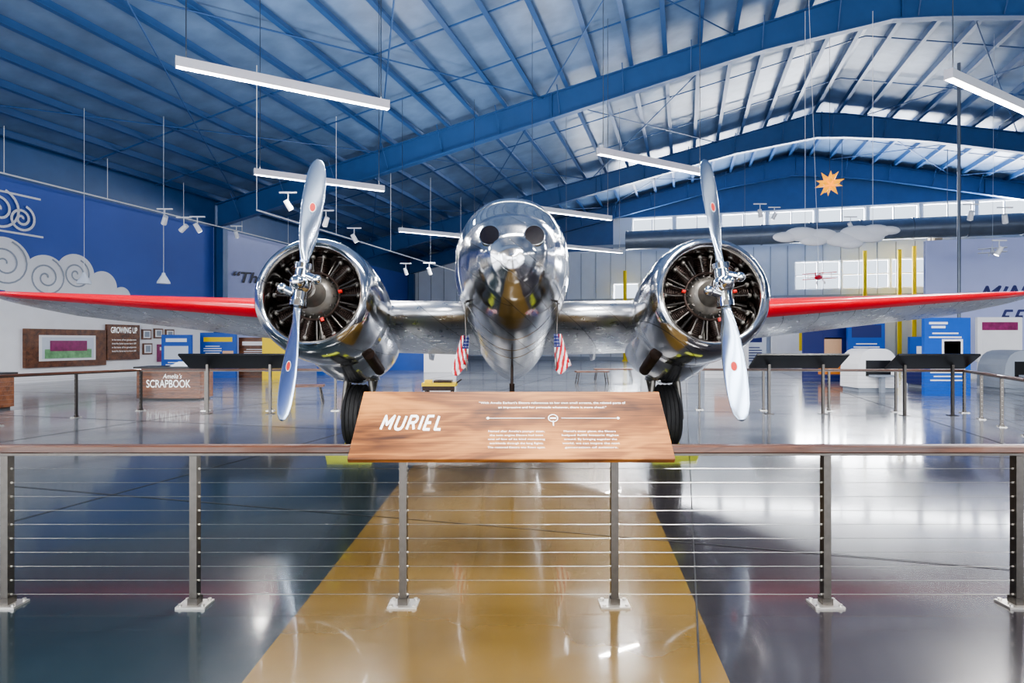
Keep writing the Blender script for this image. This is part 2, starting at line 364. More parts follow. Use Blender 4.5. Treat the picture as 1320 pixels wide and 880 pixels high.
g.box((UL+.03,16.6,5.45),(.02,2.4,.07));g.box((UL+.03,16.9,6.85),(.02,1.6,.07))
for v,z,R in ((43.2,4.0,.55),(44.0,4.2,.7),(44.9,3.95,.5)): g.cyl((UL+.005,v,z),(UL+.03,v,z),R,m=0,n=30)
for v,z,R in ((43.2,4.0,.45),(44.0,4.2,.6),(44.9,3.95,.4)): spiral(g,v,z,R,2,wd=.08)
g.out('cloud_mural',[M['white'],M['gray'],M['dblue']],parent=wleft)
text('wall_quote','“The more',6.2,.62,M['txtk'],(UL+.06,30.9,5.15),(math.pi/2,math.radians(-4),math.pi/2),wleft,shear=.3,bold=.02)

# ---------------------------------------------------------------- pendant linear lights
def linear(x,y,power,L=3.6,z=6.03,up=.4):
    e=empty('pendant_light_fixture',(x,y,z),(0,0,math.radians(31)))
    g=G();g.box((0,0,.07),(L,.13,.10));g.box((0,.066,.0),(L,.006,.08));g.box((0,-.066,.0),(L,.006,.08));g.box((-L/2,0,.04),(.01,.14,.17));g.box((L/2,0,.04),(.01,.14,.17))
    g.out('housing',M['white'],parent=e)
    g=G();g.box((0,0,.0),(L-.03,.118,.045));g.out('diffuser',M['lamp'],parent=e)
    P=Vector((x,y));d=Vector((math.cos(math.radians(31)),math.sin(math.radians(31))))
    g=G()
    for s in(-1,1):
        q=P+d*s*(L/2-.15);uu=q.x*CT-q.y*ST;h=roofz(uu)-z
        g.cyl((s*(L/2-.15),0,.1),(s*(L/2-.15),0,h),.009,n=5)
    g.out('hanging_cable',M['cable'],parent=e)
    area('lamp_down',(0,0,-.03),(0,0,0),L-.1,.11,power,(1,.97,.93),e)
    area('added_uplight',(0,0,.14),(math.pi,0,0),L-.1,.11,power*up,(1,.98,.96),e)  # upward lamp added to each fixture to brighten the ceiling
for p in ((-3.92,11,270),(-5.35,17.5,270),(3.6,15.7,270),(8.95,11.45,270),(-3.05,26.1,270),(2.1,21.9,270),(4,30.4,320),
          (-15,8,320),(20,14,320),(12,-3,280),(-11,-3,280),(-5,-9,280),(8,-10,280),(-8.2,4.6,300),(8.6,4.2,300)):  # pendants on this row are unseen, added out of view as fill light
    linear(*p)
linear(.6,6.2,330,up=.3)  # unseen pendant added above the view to brighten stripe and aircraft
linear(2.6,-.75,900,up=.15)

# ---------------------------------------------------------------- track lights
def spot(x,y,z,aim,top=.5):
    g=G();a=Vector(aim).normalized()
    g.cyl(a*-.14,a*.16,.075,.085,0,14);g.cyl(a*.161,a*.165,.075,m=1,n=14)
    g.cyl((0,0,.05),(0,0,top),.015,m=0,n=6);g.box((0,0,top),(.5,.05,.04),0)
    g.out('track_spotlight',[M['white'],M['lamp']],True,loc=(x,y,z))
for x,y,z,a in ((-11.2,20,5.45,(-.5,.5,-.7)),(-10.9,20.6,5.3,(-.8,.2,-.6)),(-10.4,20.5,5.3,(.3,.5,-.8)),(-6.5,18,5.5,(.4,.4,-.8)),(-6.0,20,5.4,(-.4,.4,-.8)),(-5.6,22,5.2,(.4,.4,-.8)),(-12,27,6.2,(0,.5,-.8)),
    (14.8,20,5.6,(.2,.5,-.8)),(15.9,20,5.5,(.4,.4,-.8)),(16.5,21,4.6,(-.4,.2,-.8)),(9.6,24,6.5,(.3,.4,-.8)),(11,26,6.8,(-.3,.4,-.8)),(13.1,24,6.0,(.5,.2,-.8)),(-3.6,27,4.6,(.2,.4,-.8)),(-4.8,28,4.7,(.2,.4,-.8))):
    spot(x,y,z,a,top=.35)
g=G()
g.cyl((UL+.6,2,7.35),(UL+.6,34,7.35),.03,n=6);g.cyl((-14,18,6.0),(-14,44,6.0),.03,n=6)
for v in range(4,34,4): g.cyl((UL+.6,v,7.35),(UL+.6,v,9.0),.012,n=5)
for v in range(18,45,5): g.cyl((-14,v,6.0),(-14,v,roofz(-14)),.012,n=5)
g.out('lighting_track',M['white'],rot=RZ,parent=ceil)
for (x,y,z) in ((-13.8,20,3.75),(-11.8,21,3.85)):
    pr=[(.0,.05),(.06,.06),(.16,.12),(.3,.2),(.36,.21)]
    X=Matrix.Rotation(-math.pi/2,3,'X')
    g=G();g.rev(pr,20,0,X);g.cyl((0,0,0),(0,0,5.3),.008,n=5)
    g.out('bell_pendant_lamp',M['lgray'],True,loc=(x,y,z))

# ---------------------------------------------------------------- star, cloud, hanging model
me=bpy.data.meshes.new('star');bm=bmesh.new();bmesh.ops.create_icosphere(bm,subdivisions=1,radius=.22)
bmesh.ops.poke(bm,faces=bm.faces[:],offset=.38);bm.to_mesh(me);bm.free()
e=finish('hanging_star_lantern',me,M['star'],loc=(12.8,25,7.9))
g=G();g.cyl((0,0,.3),(0,0,6),.008,n=5);g.out('hanging_wire',M['cable'],parent=e)
g=G()
for dx,dz,r in ((-1.9,-.02,.3),(-1.3,.08,.42),(-.6,.05,.38),(.1,-.1,.42),(.7,.12,.45),(1.3,.2,.38),(1.8,.22,.25),(.4,-.25,.3),(-.9,-.12,.35),(1.1,.0,.35)):
    g.sph((dx,0,dz),(r*1.5,.12,r*.62),0,20,10)
g.cyl((-1.2,0,.2),(-1.2,0,8),.008,n=5,m=0);g.cyl((1.2,0,.2),(1.2,0,8),.008,n=5,m=0)
g.out('hanging_cloud_sculpture',M['white'],True,loc=(11.6,22,5.25))
def model(x,y,z,rz,s,m1,m2):
    g=G();g.sph((0,0,0),(.45,.08,.08));g.sph((.1,0,.06),(.1,.05,.06),1,12,8)
    for dz in(-.05,.13): g.box((.08,0,dz),(.17,1.0,.02))
    for q in(-.35,.35): g.cyl((.08,q,-.05),(.08,q,.13),.01,m=1,n=6)
    g.box((-.38,0,.03),(.12,.34,.015));g.box((-.4,0,.1),(.1,.015,.15))
    g.cyl((.43,0,0),(.5,0,0),.03,.01,1,10);g.box((.47,0,0),(.012,.04,.3),1)
    for q in(-.12,.12): g.cyl((.15,q*.6,-.05),(.17,q,-.17),.01,m=1,n=6);g.disc((.17,q,-.19),.045,.03,1,14,'y')
    g.cyl((0,0,.05),(0,0,9/s),.006,n=4,m=1)
    o=g.out('hanging_model_airplane',[m1,m2],loc=(x,y,z),rot=(0,math.radians(-8),rz));o.scale=(s,s,s)
model(9.9,20,3.6,math.radians(50),1.0,M['red'],M['white']);model(18.6,24,5.0,math.radians(230),.9,M['white'],M['lgray'])

# ================================================================= AIRPLANE
plane=empty('twin_engine_airplane')
secs=[(6.30,2.40,2.36,.02),(6.32,2.50,2.26,.12),(6.38,2.63,2.12,.24),(6.52,2.77,1.96,.36),(6.78,2.90,1.80,.48),(7.15,3.01,1.65,.585),(7.6,3.09,1.52,.67),(8.05,3.15,1.42,.735),(8.5,3.44,1.31,.775),(8.95,3.60,1.2,.795),(9.6,3.60,1.07,.80),(10.5,3.45,.93,.80),(11.5,3.22,.82,.78),(13,2.83,.72,.68),(14.5,2.42,.70,.52),(16,2.0,.72,.34),(17.3,1.62,.8,.16),(17.8,1.4,.95,.03)]
def cr(p0,p1,p2,p3,t): return .5*((2*p1)+(-p0+p2)*t+(2*p0-5*p1+4*p2-p3)*t*t+(-p0+3*p1-3*p2+p3)*t**3)
fine=[]
for i in range(len(secs)-1):
    a=secs[max(i-1,0)];b=secs[i];c=secs[i+1];d=secs[min(i+2,len(secs)-1)]
    K=5
    for k in range(K):
        t=k/K
        fine.append((b[0]+(c[0]-b[0])*t,)+tuple(cr(a[j],b[j],c[j],d[j],t) for j in(1,2,3)))
fine.append(secs[-1])
NS=72;V=[];F=[];MI=[]
def fpt(s,ph):
    y,tp,bt,hw=s;h=tp-bt;zc=bt+.60*h;sn,cs=math.sin(ph),math.cos(ph)
    if cs>=0: return (hw*math.copysign(abs(sn)**.92,sn),y,zc+(tp-zc)*cs**.95)
    return (hw*math.copysign(abs(sn)**1.12,sn),y,zc-(zc-bt)*abs(cs)**1.0)
for s in fine:
    for i in range(NS): V.append(fpt(s,2*math.pi*i/NS))
for k in range(len(fine)-1):
    ym=(fine[k][0]+fine[k+1][0])/2
    for i in range(NS):
        F.append((k*NS+i,k*NS+(i+1)%NS,(k+1)*NS+(i+1)%NS,(k+1)*NS+i))
        ph=((i+.5)/NS*360+180)%360-180;mi=0
        if 8.14<ym<8.5 and 4<abs(ph)<58: mi=1
        if 8.55<ym<9.3 and 52<abs(ph)<78: mi=1
        if 10.2<ym<14 and 68<abs(ph)<86 and (ym*1.25)%1<.6: mi=1
        MI.append(mi)
F.append(tuple(range(NS)));MI.append(0)
fus=mk('fuselage',V,F,[M['alum'],M['glass']],True,plane,mi=MI)
bpy.context.view_layer.update()
g=G()
for sx in(-1,1):
    x,z=sx*.225,2.62
    hit,loc,nor,idx=fus.ray_cast(Vector((x,4,z)),Vector((0,1,0)))
    if nor.y>0: nor=-nor
    nor=(nor*.5+Vector((0,-1.0,0))).normalized()
    c=loc+nor*.045
    g.cyl(c-nor*.22,c-nor*.01,.118,.114,0,32);g.cyl(c-nor*.01,c+nor*.004,.114,.108,0,32);g.cyl(c,c+nor*.007,.103,m=1,n=32)
g.out('landing_lamp',[M['chrome'],M['lens']],True,plane)
def band(yy,wd=.008,ph0=-180,ph1=180,m=None):
    for i in range(len(fine)-1):
        if fine[i][0]<=yy<=fine[i+1][0]:
            t=(yy-fine[i][0])/(fine[i+1][0]-fine[i][0]);s=tuple(fine[i][j]+(fine[i+1][j]-fine[i][j])*t for j in range(4));break
    V=[];F=[];N=60
    for k in range(N+1):
        ph=math.radians(ph0+(ph1-ph0)*k/N);p=Vector(fpt(s,ph));c=Vector((0,yy,(s[1]+s[2])/2));d=(p-c).normalized()*.0035
        V+=[p+d+Vector((0,-wd,0)),p+d+Vector((0,wd,0)),p-d+Vector((0,wd,0)),p-d+Vector((0,-wd,0))]
    for k in range(N):
        for a,b in((0,1),(1,2),(3,0)): F.append((4*k+a,4*k+b,4*k+4+b,4*k+4+a))
    mk('skin_seam',V,F,m or M['alum'],True,plane)
for yy in (7.5,8.1,8.54): band(yy)
def naca(t,th):
    return 5*th*(.2969*math.sqrt(t)-.126*t-.3516*t*t+.2843*t**3-.1036*t**4)
ts=[1,.85,.7,.55,.42,.3,.2,.12,.07,.035,.012,0]
AL=math.radians(11.5)
def wing(stations,sgn,name,red):
    V=[];F=[];MI=[]
    prof=[(t,1) for t in ts]+[(t,-1) for t in ts[-2::-1]]
    n=len(prof)
    for (x,ly,lz,c,th) in stations:
        for t,s in prof:
            h=naca(t,th)*c*(1.15 if s>0 else .85)*s
            V.append((sgn*x,ly+c*t*math.cos(AL)+h*math.sin(AL),lz-c*t*math.sin(AL)+h*math.cos(AL)))
    for k in range(len(stations)-1):
        for i in range(n-1):
            F.append((k*n+i,k*n+i+1,(k+1)*n+i+1,(k+1)*n+i))
            MI.append(1 if red and (i<len(ts)+2) else 0)
    F.append(tuple(range((len(stations)-1)*n,len(stations)*n)));MI.append(1 if red else 0)
    F.append(tuple(range(n)));MI.append(0)
    return mk(name,V,F,[M['wingal'],M['red']],True,plane,mi=MI)
for s in(-1,1):
    wing([(.3,8.55,1.93,3.3,.17),(1.0,8.5,1.93,3.25,.17),(2.3,8.45,1.95,3.15,.17)],s,'wing_centre',False)
    st=[]
    for k in range(13):
        f=k/12;st.append((2.3+5.2*f,8.45+.9*f,1.95+.30*f,3.1-1.7*f,.17-.06*f))
    st+=[(7.85,9.45,2.275,1.1,.10),(8.08,9.62,2.275,.8,.10),(8.2,9.8,2.26,.55,.09),(8.26,10.0,2.24,.2,.08)]
    wing(st,s,'wing_outer',True)
g=G()
g.add([(-2.5,16.5,1.55),(2.5,16.5,1.55),(2.5,17.5,1.45),(-2.5,17.5,1.45),(-2.5,16.5,1.62),(2.5,16.5,1.62),(2.5,17.5,1.48),(-2.5,17.5,1.48)],[(0,3,2,1),(4,5,6,7),(0,1,5,4),(1,2,6,5),(2,3,7,6),(3,0,4,7)])
for s in(-1,1):
    pts=[(16.3,1.5),(16.5,2.1),(16.9,2.35),(17.4,2.3),(17.65,1.9),(17.65,1.3),(17.2,1.0),(16.7,1.05)]
    n=len(pts);Vv=[(s*2.2-.03,a,b) for a,b in pts]+[(s*2.2+.03,a,b) for a,b in pts]
    g.add(Vv,[tuple(range(n)),tuple(range(2*n-1,n-1,-1))]+[(i,(i+1)%n,n+(i+1)%n,n+i) for i in range(n)])
g.cyl((0,17,.9),(0,17.1,.3),.05,m=0);g.cyl((-.07,17.1,.19),(.07,17.1,.19),.19,m=1,n=24)
g.out('tail_assembly',[M['wingal'],M['rubber']],parent=plane)
g=G();g.cyl((0,9.2,1.2),(0,9.2,.86),.02);g.cyl((0,9.2,.9),(0,9.2,.78),.04,.02);g.out('belly_antenna',M['darkeng'],True,plane)

# --- engines
PA=math.radians(10)
RX=Matrix.Rotation(-PA,3,'X')
for s in (-1,1):
    hub=Vector((s*2.21,6.5,2.12))
    T=lambda v:RX@Vector(v)+hub
    g=G()
    g.rev([(.95,.50),(.5,.515),(.36,.525),(.32,.545),(.30,.575),(.315,.61),(.37,.645),(.48,.675),(.65,.695),(1.0,.70),(1.28,.685),(1.30,.67),(1.28,.66)],96,0,RX,hub)
    g.out('engine_cowl',[M['cowl']],True,plane)
    g=G()
    prof=[(1.05,.60),(1.35,.62),(1.6,.63),(2.0,.62),(2.5,.59),(3.1,.50),(3.8,.36),(4.5,.16),(4.7,.03)]
    V=[];F=[];N=64
    for a,r in prof:
        for i in range(N):
            t=2*math.pi*i/N;x,z=r*math.cos(t),r*math.sin(t)
            low=1+.30*max(0,min(1,(a-1.3)/.8)) if z<0 else 1
            V.append(T((x,a,z*low)))
    for k in range(len(prof)-1):
        for i in range(N): F.append((k*N+i,k*N+(i+1)%N,(k+1)*N+(i+1)%N,(k+1)*N+i))
    mk('engine_nacelle',V,F,M['cowl'],True,plane)
    g=G()
    for i in range(36):
        t=2*math.pi*i/36
        c=T((.668*math.cos(t),1.36,.668*math.sin(t)));g.box(c,(.112,.16,.012),0,RX@Matrix.Rotation(-t+math.pi/2,3,'Y'))
    g.out('cowl_gills',M['cowl'],parent=plane)
    g=G();g.cyl(T((s*-.42,1.35,-.52)),T((s*-.46,1.85,-.66)),.075,.07,0,18);g.out('exhaust_pipe',M['darkeng'],True,plane)
    g=G()
    g.cyl(T((0,.93,0)),T((0,.95,0)),.52,m=0,n=40)
    g.rev([(.14,.05),(.16,.10),(.26,.13),(.38,.15),(.42,.20),(.5,.235),(.56,.25),(.8,.25)],36,1,RX,hub)
    for k in range(12):
        t=2*math.pi*k/12;g.cyl(T((.21*math.cos(t),.44,.21*math.sin(t))),T((.21*math.cos(t),.475,.21*math.sin(t))),.014,m=3,n=6)
    for k in range(9):
        t=2*math.pi*k/9+math.pi/2;d=Vector((math.cos(t),0,math.sin(t)));p=Vector((-math.sin(t),0,math.cos(t)))
        g.cyl(T(d*.22+Vector((0,.64,0))),T(d*.5+Vector((0,.64,0))),.062,m=0,n=14)
        for q in range(11):
            r=.25+.022*q;rr=.085 if q<6 else .10
            g.cyl(T(d*r+Vector((0,.64,0))),T(d*(r+.008)+Vector((0,.64,0))),rr,m=0,n=16)
        for sg in(-1,1):
            g.cyl(T(d*.2+p*sg*.03+Vector((0,.5,0))),T(d*.46+p*sg*.062+Vector((0,.5,0))),.011,m=3,n=8)
            g.sph(T(d*.47+p*sg*.062+Vector((0,.52,0))),.03,1,10,6)
            g.cyl(T(d*.34+p*sg*.02+Vector((0,.47,0))),T(d*.44+p*sg*.045+Vector((0,.56,0))),.008,m=0,n=6)
        if k in (2,5,7): g.cyl(T(d*.27+Vector((0,.45,0))),T(d*.31+Vector((0,.45,0))),.02,m=2,n=8)
        t2=t+math.pi/9;d2=Vector((math.cos(t2),0,math.sin(t2)))
        g.box(T(d2*.38+Vector((0,.74,0))),(.16,.05,.012),1,RX@Matrix.Rotation(-t2,3,'Y'))
        g.cyl(T(d2*.2+Vector((0,.56,0))),T(d2*.48+Vector((0,.62,0))),.014,m=3,n=8)
    NN=40
    for k in range(NN):
        a,b=2*math.pi*k/NN,2*math.pi*(k+1)/NN
        g.cyl(T((.27*math.cos(a),.47,.27*math.sin(a))),T((.27*math.cos(b),.47,.27*math.sin(b))),.013,m=0,n=8,cap=False)
    g.out('radial_engine',[M['darkeng'],M['enggray'],M['redmark'],M['steelbr']],True,plane)
    tilt=math.radians(4.5)*(-s)
    RT=Matrix.Rotation(tilt,3,'Y')
    P=lambda v:RX@(RT@Vector(v))+hub
    g=G()
    RXT=RX@RT
    g.rev([(-.20,.0),(-.195,.035),(-.17,.062),(-.12,.072),(-.05,.075),(-.04,.10),(.04,.10),(.16,.08)],28,0,RXT,hub)
    g.sph(P((0,0,0)),.115,0,24,14)
    for sg in(-1,1):
        g.cyl(P((0,0,sg*.05)),P((0,0,sg*.2)),.085,.078,0,22);g.cyl(P((0,0,sg*.17)),P((0,0,sg*.23)),.092,m=0,n=22)
        g.cyl(P((sg*.06,-.03,sg*.10)),P((sg*.17,-.05,sg*.06)),.045,m=0,n=16);g.sph(P((sg*.17,-.05,sg*.06)),.055,0,14,8)
    g.out('propeller_hub',[M['chrome']],True,plane)
    bl=[(.16,.05,.1,70),(.28,.055,.09,60),(.4,.085,.06,50),(.55,.105,.04,42),(.75,.115,.03,34),(.95,.117,.024,28),(1.12,.11,.02,25),(1.26,.095,.016,22),(1.35,.073,.012,21),(1.40,.045,.009,20),(1.42,.012,.005,20)]
    for sg in(-1,1):
        V=[];F=[];N=20
        for (r,hw,th,tw) in bl:
            a=math.radians(tw)
            for i in range(N):
                t=2*math.pi*i/N;x=hw*math.cos(t);y=th*.5*math.sin(t)
                X=x*math.cos(a)-y*math.sin(a);Y=x*math.sin(a)+y*math.cos(a)
                V.append(P((X*sg,Y,sg*r)))
        for k in range(len(bl)-1):
            for i in range(N): F.append((k*N+i,k*N+(i+1)%N,(k+1)*N+(i+1)%N,(k+1)*N+i))
        F.append(tuple(range(N)));F.append(tuple(range((len(bl)-1)*N,len(bl)*N)))
        mk('propeller_blade',V,F,M['blade'],True,plane)
        a=math.radians(31)
        R=RX@RT@Matrix.Rotation(a*sg,3,'Z')
        for (rx,rz,off,mm) in ((.036,.055,.0165,'white'),(.030,.047,.0175,'redmark')):
            g=G();V=[]
            c=P((0,-.0,sg*.86))-R@Vector((0,off,0))
            for i in range(24):
                t=2*math.pi*i/24;V.append(c+R@Vector((rx*math.cos(t),0,rz*math.sin(t))))
            g.add(V,[tuple(range(24))]);g.out('blade_mark',M[mm],parent=plane)
    x0=s*2.2;y0=8.9
    g=G()
    pr=[(-.165,.20),(-.16,.30),(-.15,.38),(-.12,.43),(-.06,.452),(0,.455),(.06,.452),(.12,.43),(.15,.38),(.16,.30),(.165,.20)]
    RZ9=Matrix.Rotation(math.pi/2,3,'Z')
    g.rev(pr,48,0,RZ9,(x0,y0,.455))
    for q in (-.09,-.03,.03,.09): g.rev([(q-.012,.445),(q,.462),(q+.012,.445)],48,0,RZ9,(x0,y0,.455))
    for sg in(-1,1):
        g.rev([(sg*.165,.205),(sg*.13,.18),(sg*.12,.06),(sg*.17,.05),(sg*.17,0)],32,1,RZ9,(x0,y0,.455))
    g.out('main_wheel',[M['rubber'],M['steelbr']],True,plane)
    g=G()
    g.cyl((x0-.26,y0,.455),(x0+.26,y0,.455),.035,m=0)
    for sg in(-1,1):
        g.cyl((x0+sg*.23,y0,.42),(x0+sg*.17,y0,1.02),.04,m=0);g.cyl((x0+sg*.17,y0,1.0),(x0+sg*.15,y0-.05,1.6),.055,m=0)
        g.cyl((x0+sg*.2,y0+.02,.75),(x0+sg*.15,y0+.9,1.35),.025,m=0)
    g.cyl((x0-.24,y0,1.0),(x0+.24,y0,1.0),.045,m=0);g.cyl((x0-.2,y0-.08,1.1),(x0+.2,y0-.08,1.1),.02,m=0)
    g.cyl((x0-.17,y0-.02,1.0),(x0+.12,y0-.05,1.35),.018,m=0);g.cyl((x0+.17,y0-.02,1.0),(x0-.12,y0-.05,1.35),.018,m=0)
    g.rev([(0,.30),(.08,.27),(.15,.16),(.18,.0)],28,1,Matrix.Rotation(math.pi/2,3,'X'),(x0,y0,.98))
    g.out('landing_gear_strut',[M['enggray'],M['cowl']],True,plane)
    g=G()
    for yy,sg in((8.42,1),(9.38,-1)):
        g.add([(x0-.3,yy-.12,0),(x0+.3,yy-.12,0),(x0+.3,yy+.12,0),(x0-.3,yy+.12,0),(x0-.3,yy-.03*sg,.13),(x0+.3,yy-.03*sg,.13),(x0+.3,yy+.03*sg,.13),(x0-.3,yy+.03*sg,.13)],[(0,3,2,1),(4,5,6,7),(0,1,5,4),(1,2,6,5),(2,3,7,6),(3,0,4,7)])
    g.out('wheel_chock',M['lime'])
M['redmark2']=mat('flag_red',(190,20,40),.6)
def flag(x,y,z,s):
    e=empty('american_flag',(x,y,z))
    nx,nz=26,44;W,H=.19,.43
    V=[];F=[];MI=[]
    for j in range(nz+1):
        f=j/nz
        for i in range(nx+1):
            t=i/nx;wd=W*(.5+.5*f)
            V.append(((t-.5)*wd+s*.07*f, .03*math.sin(t*14+f*2)*(.6+.4*f), -H*f-(.05*math.sin(t*5) if f>.8 else 0)))
    for j in range(nz):
        for i in range(nx):
            F.append((j*(nx+1)+i,j*(nx+1)+i+1,(j+1)*(nx+1)+i+1,(j+1)*(nx+1)+i))
            ii=i if s>0 else nx-1-i
            if j<16 and ii<15: m=1 if (i%3==1 and j%4==1) else 2
            else: m=0 if int((ii*1.0+j*.6)/4.6)%2 else 1
            MI.append(m)
    mk('flag_cloth',V,F,[M['redmark2'],M['white'],M['navy']],True,e,mi=MI)
    g=G();g.cyl((s*-.02,0,-.42),(0,0,.38),.008,n=8);g.sph((0,0,.39),.015,0,8,6);g.out('flag_staff',M['steelbr'],parent=e)
flag(-.56,7.40,1.60,-1);flag(.545,7.40,1.62,1)
g=G()
for s in(-1,1): g.cyl((s*.55,7.40,2.0),(s*.45,7.6,2.1),.015,n=8);g.cyl((s*.55,7.40,2.0),(s*.55,7.25,1.97),.01,n=8)
g.out('flag_bracket',M['steelbr'],parent=plane)

# ================================================================= RAILINGS
M['chromeish']=mat('base_plate_steel',(205,202,196),.3,.9)
def rail(pts,posts,name='cable_railing',cables=10):
    e=empty(name)
    top=.93
    for a,b in zip(pts[:-1],pts[1:]):
        a,b=Vector((a[0],a[1],0)),Vector((b[0],b[1],0));d=b-a;L=d.length;an=math.atan2(d.y,d.x);c=(a+b)/2
        g=G();g.box((0,0,0),(L+.06,.075,.045));o=g.out('cap',M['railwood'],parent=e,loc=(c.x,c.y,top-.022),rot=(0,0,an))
        o.modifiers.new('b','BEVEL').width=.008
        g=G();g.box((0,0,0),(L,.045,.014),0);g.out('cap_channel',M['steelbr'],parent=e,loc=(c.x,c.y,top-.052),rot=(0,0,an))
        g=G()
        for k in range(cables): 
            z=.063+.081*k;g.cyl(a+Vector((0,0,z)),b+Vector((0,0,z)),.0018,n=6,cap=False)
        g.out('cables',M['cable'],True,e)
    for (x,y,an) in posts:
        g=G();R=Matrix.Rotation(an,3,'Z');P=Vector((x,y,0))
        g.box(P+Vector((0,0,.44)),(.042,.05,.86),0,R);g.box(P+Vector((0,0,.006)),(.17,.12,.012),1,R);g.box(P+Vector((0,0,.03)),(.058,.066,.04),0,R)
        for sx in(-1,1):
            for sy in(-1,1):
                q=P+R@Vector((sx*.065,sy*.042,0));g.cyl(q,q+Vector((0,0,.024)),.011,m=1,n=8)
        for k in range(cables):
            z=.063+.081*k;q=R@Vector((.028,0,0));g.cyl(P-q+Vector((0,0,z)),P+q+Vector((0,0,z)),.006,m=1,n=8)
        g.out('post',[M['steelbr'],M['chromeish']],parent=e)
fr=[(-12.2,3.6),(5.7,3.6)]
pp=[(-2.93-1.22*k,3.6,0) for k in range(7,0,-1)]+[(x,3.6,0) for x in(-2.93,-1.84,-.63,.594,1.82,2.93,4.2,5.4)]
rail(fr,pp)
def seg(a,b,n):
    an=math.atan2(b[1]-a[1],b[0]-a[0]);return [(a[0]+(b[0]-a[0])*k/n,a[1]+(b[1]-a[1])*k/n,an) for k in range(n+1)]
rail([(-9.3,11.2),(-8.2,13.7),(-3.9,13.7)],seg((-9.3,11.2),(-8.2,13.7),2)+seg((-8.2,13.7),(-3.9,13.7),3)[1:])
rail([(4.2,13.9),(9.7,13.3),(8.3,10.0)],seg((4.2,13.9),(9.7,13.3),4)+seg((9.7,13.3),(8.3,10.0),3)[1:])
for (x,y,W) in ((-5.75,12.95,2.2),(6.0,13.0,1.9),(8.6,12.7,1.65)):
    g=G();R=Matrix.Rotation(math.radians(-32),3,'X')
    g.box((0,0,1.12),(W,.55,.04),0,R);g.box((0,.0,1.142),(W-.04,.52,.008),1,R)
    for s in(-1,1): g.box((s*W*.3,.1,.52),(.05,.05,1.06),2);g.box((s*W*.3,.1,.006),(.16,.16,.012),2)
    g.out('reader_board',[M['black'],M['dblue'],M['steelbr']],loc=(x,y,0))

# ================================================================= MURIEL board
phi=math.radians(41.2)
e=empty('wooden_sign_board',(-.004,3.7,1.03),(phi,0,0))
g=G();g.box((0,0,0),(1.85,.53,.035));o=g.out('panel',M['board'],parent=e);o.modifiers.new('b','BEVEL').width=.004
g=G()
for x in(-.45,.45): g.box((x,.02,-.045),(.05,.16,.05))
g.out('bracket',M['black'],parent=e)
letters('title','MURIEL',.385,.125,M['txtw'],(-.585,.005,.0185),(0,0,0),e)
def small(body,x,y,wd,h=.017): text('caption',body,wd,h,M['txtw'],(x,y,.0185),(0,0,0),e,bold=0)
small('“With Amelia Earhart’s Electra references to her own small screens, the related parts of',.25,.165,.90,.022)
small('an impressive and her persuade whatever, there is more ahead.”',.25,.128,.66,.022)
lt=['Named after Amelia’s younger sister,','the twin engine Electra had been','one of few of its kind remaining','worldwide through the long flights.','The restored Electra was flown again.']
rt=['Muriel’s sister plane, the Electra','helped fulfill historic flights','around. By bringing together the','world, we can inspire the next','generation of aviators.']
for k in range(5):
    small(lt[k],.03,-.062-.030*k,.33 - .02*(k%2),.017);small(rt[k],.46,-.062-.030*k,.33-.025*((k+1)%2),.017)
g=G()
NN=20
for k in range(NN):
    a,b=2*math.pi*k/NN,2*math.pi*(k+1)/NN;g.cyl((.25+.028*math.cos(a),.04+.028*math.sin(a),.019),(.25+.028*math.cos(b),.04+.028*math.sin(b),.019),.003,n=6,cap=False)
for s in(-1,1):
    g.box((.25+s*.22,.04,.019),(.34,.003,.002));g.box((.25+s*.39,.04,.019),(.015,.015,.002),0,Matrix.Rotation(math.pi/4,3,'Z'))
g.box((.25,.04,.019),(.036,.01,.002));g.box((.25,.0,.019),(.006,.04,.002))
g.out('ornament',M['txtw'],parent=e)

# ================================================================= exhibits, left
g=G();g.box((0,0,0),(.12,3.3,1.45),0);g.box((.07,0,0),(.02,2.3,.98),1);g.box((.085,0,0),(.01,2.1,.82),2);g.box((.095,0,-.22),(.01,1.9,.35),3);g.box((.10,0,.08),(.012,1.5,.4),4)
e=g.out('framed_wall_display',[M['casewood'],M['white'],M['lgray'],M['green'],M['purple']],loc=B(UL+.08,18.7,1.28),rot=RZ)
g=G();g.box((0,0,0),(.12,1.6,1.5));e=g.out('wooden_title_panel',M['casewood'],loc=B(UL+.08,21.2,1.5),rot=RZ)
text('title','GROWING UP',1.3,.26,M['txtw'],(.075,0,.5),(math.pi/2,0,math.pi/2),e,bold=.02)
for k in range(4): text('caption','Amelia Mary Earhart was born here in 1897' if k%2 else 'in the home of her grandparents',1.2,.09,M['txtw'],(.075,0,.1-.16*k),(math.pi/2,0,math.pi/2),e)
for (v,z,w_,h_,mm) in ((22.45,1.85,.5,.45,'casewood'),(23.1,1.9,.5,.45,'casewood'),(23.75,1.85,.5,.5,'casewood'),(22.5,1.2,.5,.5,'casewood')):
    g=G();g.box((0,0,0),(.05,w_,h_),0);g.box((.03,0,0),(.01,w_-.12,h_-.12),1);g.box((.036,0,0),(.008,w_-.25,h_-.22),2);g.out('picture_frame',[M[mm],M['white'],M['gray']],loc=B(UL+.04,v,z),rot=RZ)
g=G();g.box((0,0,0),(.06,1.5,.8),0);g.box((.035,0,.2),(.01,1.3,.15),1);g.box((.035,-.3,-.1),(.01,.5,.4),2);g.out('exhibit_panel',[M['purple'],M['white'],M['navy']],loc=B(UL+.04,23.8,1.0),rot=RZ)
